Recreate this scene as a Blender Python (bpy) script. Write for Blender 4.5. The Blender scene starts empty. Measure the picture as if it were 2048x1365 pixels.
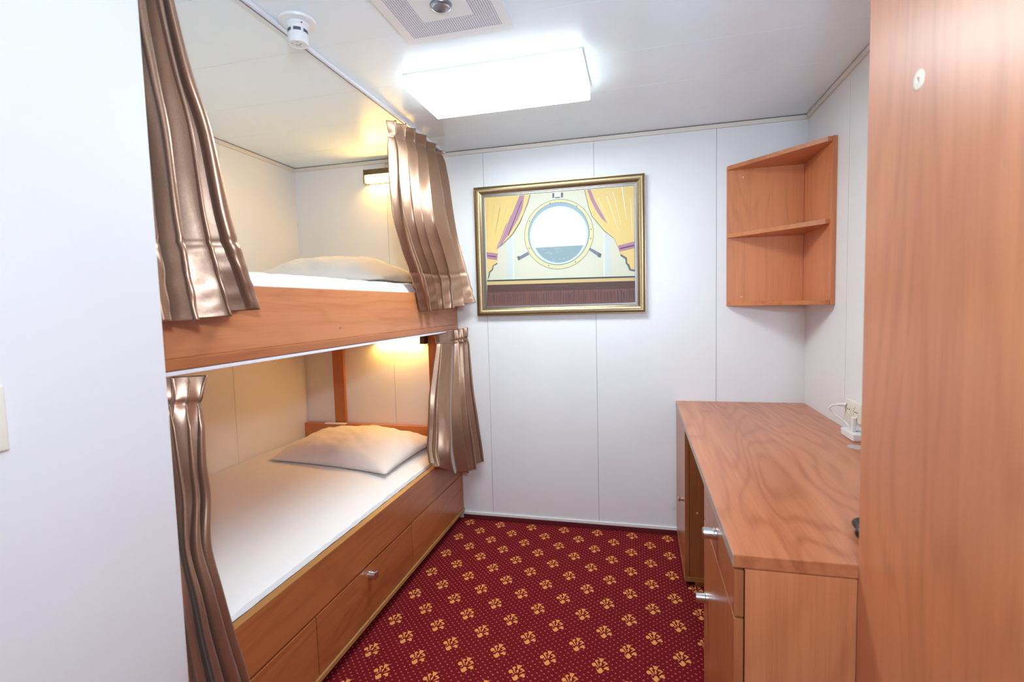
D={'LL': [[(1.045, -1.982, 1.148), (1.05, -1.919, 1.144), (1.045, -1.797, 1.132)], [(1.05, -1.989, 1.115), (1.055, -1.92, 1.109), (1.05, -1.815, 1.096)],
        [(1.055, -1.995, 1.06), (1.065, -1.934, 1.049), (1.055, -1.83, 1.027)], [(1.06, -1.998, 0.967), (1.08, -1.943, 0.954), (1.055, -1.842, 0.924)],
        [(1.065, -1.998, 0.889), (1.09, -1.947, 0.871), (1.06, -1.843, 0.835)], [(1.075, -2.004, 0.787), (1.1, -1.959, 0.767), (1.075, -1.869, 0.727)],
        [(1.09, -2.004, 0.676), (1.125, -1.961, 0.655), (1.09, -1.865, 0.613)], [(1.095, -2.0, 0.567), (1.135, -1.955, 0.541), (1.095, -1.842, 0.477)],
        [(1.1, -1.992, 0.44), (1.145, -1.943, 0.409), (1.1, -1.804, 0.304)], [(1.1, -1.987, 0.358), (1.145, -1.93, 0.317), (1.1, -1.776, 0.196)]],
 'LR': [[(1.045, -0.327, 1.154), (1.065, -0.153, 1.154), (1.1, -0.08, 1.161), (1.134, -0.035, 1.167)],
        [(1.05, -0.305, 1.096), (1.07, -0.16, 1.092), (1.106, -0.09, 1.095), (1.136, -0.035, 1.104)],
        [(1.055, -0.313, 1.065), (1.08, -0.18, 1.044), (1.104, -0.09, 1.04), (1.142, -0.035, 1.048)],
        [(1.06, -0.413, 0.836), (1.1, -0.3, 0.792), (1.114, -0.12, 0.767), (1.147, -0.035, 0.84)],
        [(1.06, -0.444, 0.65), (1.11, -0.344, 0.602), (1.128, -0.14, 0.567), (1.171, -0.035, 0.639)],
        [(1.065, -0.468, 0.556), (1.115, -0.367, 0.498), (1.137, -0.14, 0.456), (1.19, -0.035, 0.481)],
        [(1.085, -0.495, 0.493), (1.12, -0.347, 0.402), (1.147, -0.14, 0.345), (1.198, -0.035, 0.389)]],
 'P': {'bandL': [(-0.2085, 0.3065), (-0.1805, 0.3055), (-0.1935, 0.2335), (-0.2215, 0.1735), (-0.2715, 0.0995), (-0.3325, 0.0255), (-0.3565, 0.0115), (-0.3305, 0.0675),
                 (-0.2995, 0.1365), (-0.2535, 0.2105)],
       'bandR': [(0.1705, 0.3075), (0.1885, 0.3075), (0.2085, 0.2515), (0.2445, 0.1825), (0.2775, 0.1165), (0.2445, 0.1485), (0.2115, 0.2015), (0.1855, 0.2595)],
       'curL': [(-0.4145, 0.3115), (-0.1495, 0.3065), (-0.1655, 0.2595), (-0.1885, 0.2055), (-0.2115, 0.1625), (-0.2565, 0.0955), (-0.3015, 0.0555), (-0.3325, 0.0315),
                (-0.3455, 0.0105), (-0.3435, -0.0105), (-0.3525, -0.0695), (-0.3765, -0.0785), (-0.3805, -0.0995), (-0.3975, -0.1135), (-0.4025, -0.1385), (-0.4105, -0.1595),
                (-0.4115, -0.0125)],
       'curLedge': [(-0.1495, 0.3065), (-0.1455, 0.3055), (-0.1615, 0.2575), (-0.2065, 0.1595), (-0.2525, 0.0925), (-0.3295, 0.0265), (-0.3335, 0.0315), (-0.2565, 0.0965),
                    (-0.2115, 0.1635), (-0.1665, 0.2595)],
       'curR': [(0.1575, 0.3075), (0.4195, 0.3085), (0.4175, -0.1425), (0.3935, -0.1335), (0.3845, -0.1095), (0.3755, -0.0995), (0.3745, -0.0685), (0.3545, -0.0595),
                (0.3395, -0.0475), (0.3285, -0.0035), (0.3125, 0.0375), (0.2605, 0.0815), (0.1945, 0.1655), (0.1765, 0.2205)],
       'curRedge': [(0.1545, 0.3075), (0.1595, 0.3075), (0.1785, 0.2215), (0.1965, 0.1665), (0.2625, 0.0835), (0.3155, 0.0385), (0.3325, -0.0035), (0.3275, -0.0045),
                    (0.3115, 0.0355), (0.2585, 0.0785), (0.1915, 0.1645), (0.1735, 0.2195)],
       'dogL': [(-0.2315, -0.0395), (-0.1685, -0.0095), (-0.1595, -0.0255), (-0.2225, -0.0545)],
       'dogLc': [(-0.2325, -0.0345), (-0.2195, -0.0295), (-0.2125, -0.0505), (-0.2255, -0.0555)],
       'dogR': [(0.1725, -0.0165), (0.1795, -0.0045), (0.2395, -0.0405), (0.2315, -0.0595)],
       'dogRc': [(0.2265, -0.0385), (0.2425, -0.0425), (0.2375, -0.0615), (0.2205, -0.0565)],
       'ear1': [(-0.0225, 0.3045), (-0.0115, 0.3045), (-0.0125, 0.2795), (-0.0225, 0.2795)],
       'ear2': [(0.0255, 0.3045), (0.0385, 0.3035), (0.0365, 0.2785), (0.0255, 0.2765)],
       'frL': [(-0.3525, -0.0645), (-0.3455, -0.0685), (-0.3725, -0.0785), (-0.3765, -0.1025), (-0.3945, -0.1165), (-0.3995, -0.1405), (-0.4125, -0.1645), (-0.4055, -0.1345),
               (-0.3995, -0.1105), (-0.3825, -0.0985), (-0.3785, -0.0775)],
       'frR': [(0.3465, -0.0485), (0.3775, -0.0695), (0.3795, -0.0975), (0.3905, -0.1075), (0.3975, -0.1305), (0.4175, -0.1355), (0.4165, -0.1435), (0.3895, -0.1385),
               (0.3805, -0.1125), (0.3715, -0.1015), (0.3695, -0.0765), (0.3425, -0.0575)],
       'glass': [(0.0115, 0.0715), (-0.1375, 0.0805), (0.1575, 0.0635), (0.0145, 0.2215), (0.0085, -0.0795)],
       'hinge': [(-0.0105, 0.3075), (0.0235, 0.3065), (0.0225, 0.2755), (-0.0095, 0.2765)],
       'hingeb': [(-0.0085, 0.2825), (0.0215, 0.2815), (0.0215, 0.2755), (-0.0085, 0.2765)],
       'innerc': [(0.0095, 0.0815), (-0.1625, 0.0915), (0.1775, 0.0715), (0.0125, 0.2515), (0.0055, -0.0905)],
       'lineL': [(-0.2565, 0.0985), (-0.2475, 0.0985), (-0.2505, -0.1655), (-0.2605, -0.1665)],
       'lineR': [(0.2505, 0.0885), (0.2605, 0.0875), (0.2595, -0.1715), (0.2515, -0.1715)],
       'paleg': [(0.0095, 0.0695), (-0.1555, 0.0785), (0.1705, 0.0595), (0.0135, 0.2315), (0.0065, -0.0875)],
       'panelL': [(-0.2895, 0.0935), (-0.2415, 0.0975), (-0.2455, -0.1655), (-0.2965, -0.1665)],
       'panelR': [(0.2505, 0.0885), (0.2935, 0.0885), (0.2905, -0.1725), (0.2465, -0.1715)],
       'ringc': [(0.0105, 0.0775), (-0.1845, 0.0895), (0.1995, 0.0665), (0.0145, 0.2675), (0.0065, -0.1135)],
       'sea': [(-0.1285, 0.0095), (0.1415, 0.0115)],
       'sill0': [(-0.4145, -0.1605), (0.4185, -0.1695), (0.4185, -0.1775), (-0.4145, -0.1685)],
       'sill1': [(-0.4145, -0.1675), (0.4185, -0.1765), (0.4185, -0.1955), (-0.4145, -0.1885)],
       'sill2': [(-0.4145, -0.1865), (0.4185, -0.1935), (0.4175, -0.2365), (-0.4165, -0.2325)],
       'sill3': [(-0.4165, -0.2295), (0.4175, -0.2335), (0.4175, -0.3095), (-0.4185, -0.3115)],
       'stL': [(-0.1995, 0.2755), (-0.1955, 0.2755), (-0.2785, 0.0865), (-0.2835, 0.0875)],
       'stTL': [(-0.4095, -0.0175), (-0.3545, -0.0255), (-0.3545, -0.0315), (-0.4095, -0.0225)],
       'stTR': [(0.3395, -0.0155), (0.4165, -0.0025), (0.4165, -0.0095), (0.3425, -0.0225)],
       'tieL': [(-0.4125, 0.0005), (-0.3455, -0.0105), (-0.3505, -0.0485), (-0.4105, -0.0375)],
       'tieLe': [(-0.4125, 0.0145), (-0.3435, 0.0095), (-0.3455, -0.0105), (-0.4125, 0.0005)],
       'tieLf': [(-0.4105, -0.0375), (-0.3505, -0.0485), (-0.3545, -0.0625), (-0.4095, -0.0575)],
       'tieR': [(0.3285, -0.0035), (0.4175, 0.0155), (0.4175, -0.0215), (0.3395, -0.0355)],
       'tieRe': [(0.3245, 0.0095), (0.4175, 0.0285), (0.4175, 0.0155), (0.3285, -0.0035)],
       'tieRf': [(0.3395, -0.0355), (0.4175, -0.0215), (0.4175, -0.0395), (0.3435, -0.0485)]},
 'UL': [[(1.03, -1.957, 2.16), (1.03, -1.897, 2.205), (1.03, -1.861, 2.228)], [(1.035, -1.96, 2.114), (1.035, -1.899, 2.156), (1.035, -1.862, 2.179)],
        [(1.05, -1.975, 1.944), (1.065, -1.917, 1.974), (1.055, -1.85, 2.013)], [(1.06, -1.986, 1.787), (1.08, -1.914, 1.815), (1.065, -1.823, 1.855)],
        [(1.065, -1.984, 1.665), (1.09, -1.904, 1.687), (1.07, -1.782, 1.727)], [(1.07, -1.987, 1.495), (1.1, -1.898, 1.507), (1.075, -1.748, 1.533)],
        [(1.085, -1.996, 1.397), (1.11, -1.891, 1.396), (1.085, -1.721, 1.415)], [(1.09, -1.989, 1.275), (1.125, -1.883, 1.275), (1.09, -1.683, 1.3)]],
 'UR': [[(1.03, -0.716, 2.131), (1.03, -0.527, 2.164), (1.03, -0.298, 2.182), (1.02, -0.055, 2.208)],
        [(1.03, -0.71, 2.089), (1.03, -0.526, 2.123), (1.035, -0.309, 2.143), (1.015, -0.055, 2.176)],
        [(1.04, -0.725, 2.003), (1.045, -0.546, 2.032), (1.05, -0.335, 2.059), (1.023, -0.045, 2.118)],
        [(1.06, -0.757, 1.846), (1.07, -0.597, 1.859), (1.08, -0.381, 1.89), (1.042, -0.035, 1.975)],
        [(1.07, -0.75, 1.699), (1.085, -0.593, 1.705), (1.1, -0.394, 1.731), (1.055, -0.035, 1.816)],
        [(1.075, -0.691, 1.569), (1.09, -0.529, 1.57), (1.11, -0.338, 1.596), (1.076, -0.035, 1.656)],
        [(1.085, -0.615, 1.432), (1.1, -0.452, 1.428), (1.125, -0.282, 1.434), (1.131, -0.035, 1.458)],
        [(1.09, -0.557, 1.271), (1.105, -0.419, 1.276), (1.135, -0.276, 1.286), (1.173, -0.035, 1.316)]]}
import bpy, bmesh, math, random
import numpy as np
from mathutils import Vector, Matrix, noise
SC = bpy.context.scene
COL = SC.collection
W, H = 2.925, 2.188          # room width, ceiling height
BX, DX = 1.061, 2.300        # bunk front, desk front
YF = -3.55                   # wall behind the photographer

# ------------------------------------------------------------------ materials
def mat(name):
    m = bpy.data.materials.new(name); m.use_nodes = True
    nt = m.node_tree; return m, nt, nt.nodes['Principled BSDF']
def plain(name, col, rough=.5, metal=0, coat=0, spec=.5, sheen=0):
    m, nt, b = mat(name)
    b.inputs['Base Color'].default_value = (*col, 1); b.inputs['Roughness'].default_value = rough
    b.inputs['Metallic'].default_value = metal; b.inputs['Coat Weight'].default_value = coat
    b.inputs['Specular IOR Level'].default_value = spec; b.inputs['Sheen Weight'].default_value = sheen
    return m
def emit(name, col, strength):
    m, nt, b = mat(name)
    b.inputs['Base Color'].default_value = (*col, 1)
    b.inputs['Emission Color'].default_value = (*col, 1); b.inputs['Emission Strength'].default_value = strength
    return m
def nd(nt, t, **kw):
    n = nt.nodes.new(t)
    for k, v in kw.items(): setattr(n, k, v)
    return n
def math_n(nt, op, a, b=None, c=None):
    n = nd(nt, 'ShaderNodeMath', operation=op)
    for i, v in enumerate((a, b, c)):
        if v is None: continue
        if isinstance(v, (int, float)): n.inputs[i].default_value = v
        else: nt.links.new(v, n.inputs[i])
    return n.outputs[0]

def wood(name, axis, light=(.60, .222, .086), dark=(.42, .125, .042), rough=.33, fig=1.0, coat=.15, rw=.13):
    """cherry laminate, grain running along axis"""
    m, nt, b = mat(name); L = nt.links.new
    tc = nd(nt, 'ShaderNodeTexCoord'); oi = nd(nt, 'ShaderNodeObjectInfo')
    off = nd(nt, 'ShaderNodeVectorMath', operation='ADD')
    cmb = nd(nt, 'ShaderNodeCombineXYZ')
    for i in range(3): L(math_n(nt, 'MULTIPLY', oi.outputs['Random'], 7.3 + 3.1*i), cmb.inputs[i])
    L(tc.outputs['Object'], off.inputs[0]); L(cmb.outputs[0], off.inputs[1])
    def sc(along, across):
        mp = nd(nt, 'ShaderNodeMapping'); s = [across]*3; s[axis] = along
        mp.inputs['Scale'].default_value = s; L(off.outputs[0], mp.inputs['Vector']); return mp.outputs[0]
    def nz(vec, scale, detail, rough_=.5, dist=0):
        n = nd(nt, 'ShaderNodeTexNoise'); n.inputs['Scale'].default_value = scale
        n.inputs['Detail'].default_value = detail; n.inputs['Roughness'].default_value = rough_
        n.inputs['Distortion'].default_value = dist
        L(vec, n.inputs['Vector']); return n.outputs['Fac']
    broad = nz(sc(.8, 4.6), 1.0, 2.0, .45, .35)          # cathedral figure field
    rings = math_n(nt, 'MULTIPLY', broad, 62.0*fig)
    rings = math_n(nt, 'SINE', rings)
    rings = math_n(nt, 'MULTIPLY_ADD', rings, .5, .5)
    rings = math_n(nt, 'POWER', rings, 3.0)
    streak = nz(sc(1.2, 46.0), 1.0, 3.0, .6)
    pores = nz(sc(9.0, 420.0), 1.0, 2.0, .7)
    tone = nz(sc(.5, 3.2), 1.0, 1.0)
    v = math_n(nt, 'MULTIPLY', rings, rw)
    v = math_n(nt, 'MULTIPLY_ADD', streak, .72, v)
    v = math_n(nt, 'MULTIPLY_ADD', pores, .45, v)
    v = math_n(nt, 'MULTIPLY_ADD', tone, .75, v)
    ramp = nd(nt, 'ShaderNodeValToRGB'); cr = ramp.color_ramp
    cr.elements[0].position = .72; cr.elements[0].color = (*light, 1)
    cr.elements[1].position = 1.45 if False else 1.0; cr.elements[1].color = (*dark, 1)
    v2 = math_n(nt, 'MULTIPLY_ADD', v, .52, .26)
    L(v2, ramp.inputs['Fac']); L(ramp.outputs['Color'], b.inputs['Base Color'])
    b.inputs['Roughness'].default_value = rough
    b.inputs['Coat Weight'].default_value = coat; b.inputs['Coat Roughness'].default_value = .2
    bp = nd(nt, 'ShaderNodeBump'); bp.inputs['Strength'].default_value = .05; bp.inputs['Distance'].default_value = .002
    L(pores, bp.inputs['Height']); L(bp.outputs[0], b.inputs['Normal'])
    return m

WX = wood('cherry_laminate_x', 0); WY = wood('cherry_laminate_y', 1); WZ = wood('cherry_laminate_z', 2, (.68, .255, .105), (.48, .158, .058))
WY_SHADE = wood('cherry_shaded_y', 1, (.47, .155, .048), (.32, .088, .025), rw=.18); WZ_SHADE = wood('cherry_shaded_z', 2, (.46, .165, .06), (.31, .095, .032))  # same cherry, darkened for fronts and posts: shade put into the colour
EDGE = plain('cherry_edge_band', (.52, .24, .085), .35)
EDGEO = plain('ochre_edge_band', (.42, .20, .062), .4)
def wallmat(name, col, rough, wear=.03):
    m, nt, b = mat(name); L = nt.links.new
    tc = nd(nt, 'ShaderNodeTexCoord'); n = nd(nt, 'ShaderNodeTexNoise'); n.inputs['Scale'].default_value = 3
    n.inputs['Detail'].default_value = 4; L(tc.outputs['Object'], n.inputs['Vector'])
    r = nd(nt, 'ShaderNodeValToRGB')
    r.color_ramp.elements[0].color = (*[c*(1-wear) for c in col], 1); r.color_ramp.elements[1].color = (*col, 1)
    r.color_ramp.elements[0].position = .3; r.color_ramp.elements[1].position = .6
    L(n.outputs['Fac'], r.inputs['Fac']); L(r.outputs['Color'], b.inputs['Base Color'])
    b.inputs['Roughness'].default_value = rough
    return m
WALL = wallmat('white_laminate_wall', (.80, .80, .805), .42)
CEIL = wallmat('white_laminate_ceiling', (.83, .92, .985), .30)
SEAM = plain('panel_seam', (.28, .27, .27), .7)
SEAMC = plain('ceiling_seam', (.86, .87, .90), .5)
DARKGAP = plain('dark_gap', (.03, .025, .025), .8)
CREAM = plain('cream_trim', (.72, .66, .58), .45)
WHITEP = plain('white_plastic', (.82, .82, .82), .35)
CREAMP = plain('cream_plastic', (.80, .76, .64), .35)
RAILW = plain('white_enamel_rail', (.80, .80, .86), .3)
ALU = plain('aluminium_strip', (.84, .86, .84), .35, .1)
CHROME = plain('brushed_chrome', (.72, .70, .70), .22, 1)
BRONZE = plain('dark_bronze', (.10, .075, .05), .4, .5)
BLACK = plain('black_plastic', (.012, .012, .014), .35)
GREYP = plain('grey_slot', (.20, .22, .27), .5)
RED = plain('red_led', (.30, .01, .04), .3)
CAPW = plain('beige_cap', (.72, .60, .46), .45)
CAPB = plain('brown_cap', (.40, .16, .07), .45)
SKIRT = plain('carpet_skirt', (.105, .005, .009), .95)
LAMP = emit('lamp_diffuser', (.84, .965, 1), 33)
LAMPSIDE = emit('lamp_diffuser_side', (.86, .98, 1), 4.5)
WARM = emit('warm_tube', (1, .59, .13), 63)
DIAL = plain('steel_dial', (.30, .33, .40), .3, .9)

def cloth(name, col, rough, bump=.0):
    m, nt, b = mat(name); L = nt.links.new
    b.inputs['Base Color'].default_value = (*col, 1); b.inputs['Roughness'].default_value = rough
    b.inputs['Sheen Weight'].default_value = .25
    tc = nd(nt, 'ShaderNodeTexCoord'); n = nd(nt, 'ShaderNodeTexNoise'); n.inputs['Scale'].default_value = 9
    n.inputs['Detail'].default_value = 3; L(tc.outputs['Object'], n.inputs['Vector'])
    bp = nd(nt, 'ShaderNodeBump'); bp.inputs['Strength'].default_value = .25; bp.inputs['Distance'].default_value = .02
    L(n.outputs['Fac'], bp.inputs['Height']); L(bp.outputs[0], b.inputs['Normal'])
    return m
SHEET = cloth('white_sheet', (.82, .81, .80), .85)
PILLOW = cloth('white_pillowcase', (.80, .76, .72), .85)
def satin():
    m, nt, b = mat('bronze_satin'); L = nt.links.new
    b.inputs['Metallic'].default_value = .72; b.inputs['Roughness'].default_value = .33
    b.inputs['Sheen Weight'].default_value = .2; b.inputs['Sheen Roughness'].default_value = .4
    tc = nd(nt, 'ShaderNodeTexCoord'); mp = nd(nt, 'ShaderNodeMapping'); mp.inputs['Scale'].default_value = (700, 700, 300)
    n = nd(nt, 'ShaderNodeTexNoise'); n.inputs['Scale'].default_value = 1; n.inputs['Detail'].default_value = 2
    L(tc.outputs['Object'], mp.inputs['Vector']); L(mp.outputs[0], n.inputs['Vector'])
    r = nd(nt, 'ShaderNodeValToRGB')
    r.color_ramp.elements[0].color = (.345, .207, .135, 1); r.color_ramp.elements[1].color = (.415, .252, .170, 1)
    r.color_ramp.elements[0].position = .35; r.color_ramp.elements[1].position = .65
    L(n.outputs['Fac'], r.inputs['Fac']); L(r.outputs['Color'], b.inputs['Base Color'])
    n2 = nd(nt, 'ShaderNodeTexNoise'); n2.inputs['Scale'].default_value = 14; n2.inputs['Detail'].default_value = 3
    L(tc.outputs['Object'], n2.inputs['Vector'])
    bp = nd(nt, 'ShaderNodeBump'); bp.inputs['Strength'].default_value = .05; bp.inputs['Distance'].default_value = .02
    L(n2.outputs['Fac'], bp.inputs['Height']); L(bp.outputs[0], b.inputs['Normal'])
    return m
SATIN = satin()
def carpet():
    m, nt, b = mat('red_carpet'); L = nt.links.new
    tc = nd(nt, 'ShaderNodeTexCoord'); sp = nd(nt, 'ShaderNodeSeparateXYZ'); L(tc.outputs['Object'], sp.inputs[0])
    nz = nd(nt, 'ShaderNodeTexNoise'); nz.inputs['Scale'].default_value = 45; L(tc.outputs['Object'], nz.inputs['Vector'])
    jit = math_n(nt, 'MULTIPLY', math_n(nt, 'SUBTRACT', nz.outputs['Fac'], .5), .010)
    x = math_n(nt, 'ADD', sp.outputs[0], jit); y = math_n(nt, 'SUBTRACT', sp.outputs[1], jit)
    x = math_n(nt, 'SUBTRACT', x, 2.060); y = math_n(nt, 'ADD', y, 1.016)
    x = math_n(nt, 'MULTIPLY', x, 1/.0943); y = math_n(nt, 'MULTIPLY', y, 1/.0955)
    a = math_n(nt, 'MULTIPLY', math_n(nt, 'ADD', x, y), 3.5); c = math_n(nt, 'MULTIPLY', math_n(nt, 'SUBTRACT', x, y), 3.5)
    fa = math_n(nt, 'SUBTRACT', math_n(nt, 'FRACT', math_n(nt, 'ADD', a, .5)), .5)
    fc = math_n(nt, 'SUBTRACT', math_n(nt, 'FRACT', math_n(nt, 'ADD', c, .5)), .5)
    d = math_n(nt, 'SQRT', math_n(nt, 'ADD', math_n(nt, 'MULTIPLY', fa, fa), math_n(nt, 'MULTIPLY', fc, fc)))
    dot = nd(nt, 'ShaderNodeMapRange'); dot.interpolation_type = 'SMOOTHSTEP'
    dot.inputs[1].default_value = .10; dot.inputs[2].default_value = .21; dot.inputs[3].default_value = 1; dot.inputs[4].default_value = 0
    L(d, dot.inputs[0])
    fz = nd(nt, 'ShaderNodeTexNoise'); fz.inputs['Scale'].default_value = 380; fz.inputs['Detail'].default_value = 2
    L(tc.outputs['Object'], fz.inputs['Vector'])
    r = nd(nt, 'ShaderNodeValToRGB')
    r.color_ramp.elements[0].color = (.115, .004, .007, 1); r.color_ramp.elements[1].color = (.20, .010, .014, 1)
    r.color_ramp.elements[0].position = .3; r.color_ramp.elements[1].position = .7
    L(fz.outputs['Fac'], r.inputs['Fac'])
    mx = nd(nt, 'ShaderNodeMix', data_type='RGBA')
    L(math_n(nt, 'MULTIPLY', dot.outputs[0], .62), mx.inputs[0]); L(r.outputs['Color'], mx.inputs[6]); mx.inputs[7].default_value = (.62, .17, .13, 1)
    L(mx.outputs[2], b.inputs['Base Color'])
    b.inputs['Roughness'].default_value = .95; b.inputs['Specular IOR Level'].default_value = .1
    bp = nd(nt, 'ShaderNodeBump'); bp.inputs['Strength'].default_value = .5; bp.inputs['Distance'].default_value = .003
    L(fz.outputs['Fac'], bp.inputs['Height']); L(bp.outputs[0], b.inputs['Normal'])
    return m
CARPET = carpet()
MOTIF = plain('orange_motif', (.74, .28, .075), .95, spec=.1)
def goldframe():
    m, nt, b = mat('antique_gold'); L = nt.links.new
    tc = nd(nt, 'ShaderNodeTexCoord'); n = nd(nt, 'ShaderNodeTexNoise'); n.inputs['Scale'].default_value = 260; n.inputs['Detail'].default_value = 2
    L(tc.outputs['Object'], n.inputs['Vector'])
    r = nd(nt, 'ShaderNodeValToRGB'); r.color_ramp.elements[0].color = (.27, .185, .09, 1); r.color_ramp.elements[1].color = (.40, .30, .17, 1)
    L(n.outputs['Fac'], r.inputs['Fac']); L(r.outputs['Color'], b.inputs['Base Color'])
    b.inputs['Metallic'].default_value = .85; b.inputs['Roughness'].default_value = .3
    return m
GOLD = goldframe()
SILVER = plain('silver_lip', (.34, .31, .30), .4, .85)
def perforated():
    m, nt, b = mat('perforated_plate'); L = nt.links.new
    tc = nd(nt, 'ShaderNodeTexCoord'); sp = nd(nt, 'ShaderNodeSeparateXYZ'); L(tc.outputs['Object'], sp.inputs[0])
    def cell(o):
        f = math_n(nt, 'FRACT', math_n(nt, 'MULTIPLY', o, 1/.0073)); return math_n(nt, 'ABSOLUTE', math_n(nt, 'SUBTRACT', f, .5))
    hx = math_n(nt, 'LESS_THAN', cell(sp.outputs[0]), .27); hy = math_n(nt, 'LESS_THAN', cell(sp.outputs[1]), .27)
    h = math_n(nt, 'MULTIPLY', hx, hy)
    mx = nd(nt, 'ShaderNodeMix', data_type='RGBA'); L(h, mx.inputs[0])
    mx.inputs[6].default_value = (.78, .78, .82, 1); mx.inputs[7].default_value = (.13, .14, .24, 1)
    L(mx.outputs[2], b.inputs['Base Color']); b.inputs['Roughness'].default_value = .4
    return m
PERF = perforated()

# ------------------------------------------------------------------ mesh helpers
def box(bm, x0, x1, y0, y1, z0, z1, bev=0, mi=0, seg=2):
    r = bmesh.ops.create_cube(bm, size=1)
    for v in r['verts']:
        v.co = Vector((x0 + (v.co.x+.5)*(x1-x0), y0 + (v.co.y+.5)*(y1-y0), z0 + (v.co.z+.5)*(z1-z0)))
    fs = set(f for v in r['verts'] for f in v.link_faces)
    for f in fs: f.material_index = mi
    if bev:
        es = set(e for v in r['verts'] for e in v.link_edges)
        q = bmesh.ops.bevel(bm, geom=list(es), offset=bev, segments=seg, affect='EDGES', profile=.6)
        for f in q['faces']: f.material_index = mi
def B(*a, **k):
    bm = bmesh.new(); box(bm, *a, **k); return bm
def lathe(prof, c, axis=(0, 0, 1), n=40, bm=None, mi=0):
    """prof: list of (radius, height along axis)"""
    bm = bm or bmesh.new(); ax = Vector(axis).normalized()
    u = ax.orthogonal().normalized(); w = ax.cross(u); c = Vector(c)
    rings = []
    for r, h in prof:
        if r < 1e-6: rings.append([bm.verts.new(c + ax*h)])
        else: rings.append([bm.verts.new(c + ax*h + (u*math.cos(2*math.pi*i/n) + w*math.sin(2*math.pi*i/n))*r) for i in range(n)])
    for a, b in zip(rings, rings[1:]):
        for i in range(n):
            j = (i+1) % n
            if len(a) == 1 and len(b) == 1: continue
            if len(a) == 1: f = bm.faces.new((a[0], b[i], b[j]))
            elif len(b) == 1: f = bm.faces.new((a[i], a[j], b[0]))
            else: f = bm.faces.new((a[i], a[j], b[j], b[i]))
            f.material_index = mi
    bmesh.ops.recalc_face_normals(bm, faces=bm.faces)
    return bm
def tube(pts, r, n=10, bm=None):
    bm = bm or bmesh.new(); P = [Vector(p) for p in pts]; rings = []
    for i, p in enumerate(P):
        t = (P[min(i+1, len(P)-1)] - P[max(i-1, 0)]).normalized()
        u = t.orthogonal().normalized() if i == 0 else (u - t*u.dot(t)).normalized()
        w = t.cross(u)
        rings.append([bm.verts.new(p + (u*math.cos(2*math.pi*k/n) + w*math.sin(2*math.pi*k/n))*r) for k in range(n)])
    for a, b in zip(rings, rings[1:]):
        for k in range(n): bm.faces.new((a[k], a[(k+1) % n], b[(k+1) % n], b[k]))
    bm.faces.new(rings[0][::-1]); bm.faces.new(rings[-1])
    bmesh.ops.recalc_face_normals(bm, faces=bm.faces)
    return bm
def prism(poly, z0, z1, bm=None, bev=0):
    """vertical prism over an (x, y) polygon"""
    bm = bm or bmesh.new()
    a = [bm.verts.new((x, y, z0)) for x, y in poly]; b = [bm.verts.new((x, y, z1)) for x, y in poly]
    n = len(poly)
    bm.faces.new(a[::-1]); bm.faces.new(b)
    for i in range(n): bm.faces.new((a[i], a[(i+1) % n], b[(i+1) % n], b[i]))
    bmesh.ops.recalc_face_normals(bm, faces=bm.faces)
    if bev: bmesh.ops.bevel(bm, geom=list(bm.edges), offset=bev, segments=2, affect='EDGES')
    return bm
def obj(name, bm, m, parent=None, smooth=False, origin=None):
    """link bm (world coordinates) as one mesh object, its origin on the parent or on the given point"""
    me = bpy.data.meshes.new(name)
    if parent is not None:
        o_ = Vector((0, 0, 0)); p = parent
        while p is not None: o_ += p.location; p = p.parent
        own = Vector((0, 0, 0))
    else:
        own = Vector(origin) if origin is not None else Vector((0, 0, 0)); o_ = own
    bm.transform(Matrix.Translation(-o_))
    if smooth:
        for f in bm.faces: f.smooth = True
    bm.to_mesh(me); bm.free()
    for q in (m if isinstance(m, (list, tuple)) else [m]): me.materials.append(q)
    o = bpy.data.objects.new(name, me); COL.objects.link(o)
    if parent is not None: o.parent = parent
    else: o.location = own
    if smooth == 'auto':
        me.set_sharp_from_angle(angle=math.radians(35))
    return o
def tag(o, label, cat, group=None):
    o['label'] = label; o['category'] = cat
    if group: o['group'] = group
    return o
def thing(name, label, cat, loc, group=None):
    o = bpy.data.objects.new(name, None); COL.objects.link(o); o.location = loc; o.empty_display_size = .05
    return tag(o, label, cat, group)
def struct(name, bm, m, label=None, cat=None, **k):
    o = obj(name, bm, m, **k); o['kind'] = 'structure'
    if label: o['label'] = label
    if cat: o['category'] = cat
    return o

# ------------------------------------------------------------------ room shell
G = .0011
def panels(bm, lo, hi, cuts, make):
    e = [lo] + list(cuts) + [hi]
    for i in range(len(e)-1):
        a = e[i] + (G if i else 0); b = e[i+1] - (G if i < len(e)-2 else 0)
        make(bm, a, b)
bm = bmesh.new()
panels(bm, -.06, W+.06, (.633, 1.2475, 1.877, 2.503), lambda m, a, b: box(m, a, b, 0, .03, -.05, H+.05))
box(bm, -.06, W+.06, .0025, .06, -.05, H+.05, mi=1)
struct('wall_back', bm, (WALL, SEAM), 'white panelled cabin wall with the painting', 'wall')
bm = bmesh.new()
panels(bm, YF, 0, (-3.10, -2.475, -1.85, -1.23, -.602), lambda m, a, b: box(m, -.03, 0, a, b, -.05, H+.05))
box(bm, -.06, -.0025, YF, 0, -.05, H+.05, mi=1)
struct('wall_left', bm, (WALL, SEAM), 'white panelled wall along the bunks', 'wall')
bm = bmesh.new()
panels(bm, YF, 0, (-3.02, -2.395, -1.77, -1.145, -.518), lambda m, a, b: box(m, W, W+.03, a, b, -.05, H+.05))
box(bm, W+.0025, W+.06, YF, 0, -.05, H+.05, mi=1)
struct('wall_right', bm, (WALL, SEAM), 'white panelled wall behind the desk', 'wall')
struct('wall_front', B(-.06, W+.06, YF-.06, YF, -.05, H+.05), WALL, 'white cabin wall behind the viewer', 'wall')
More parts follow.
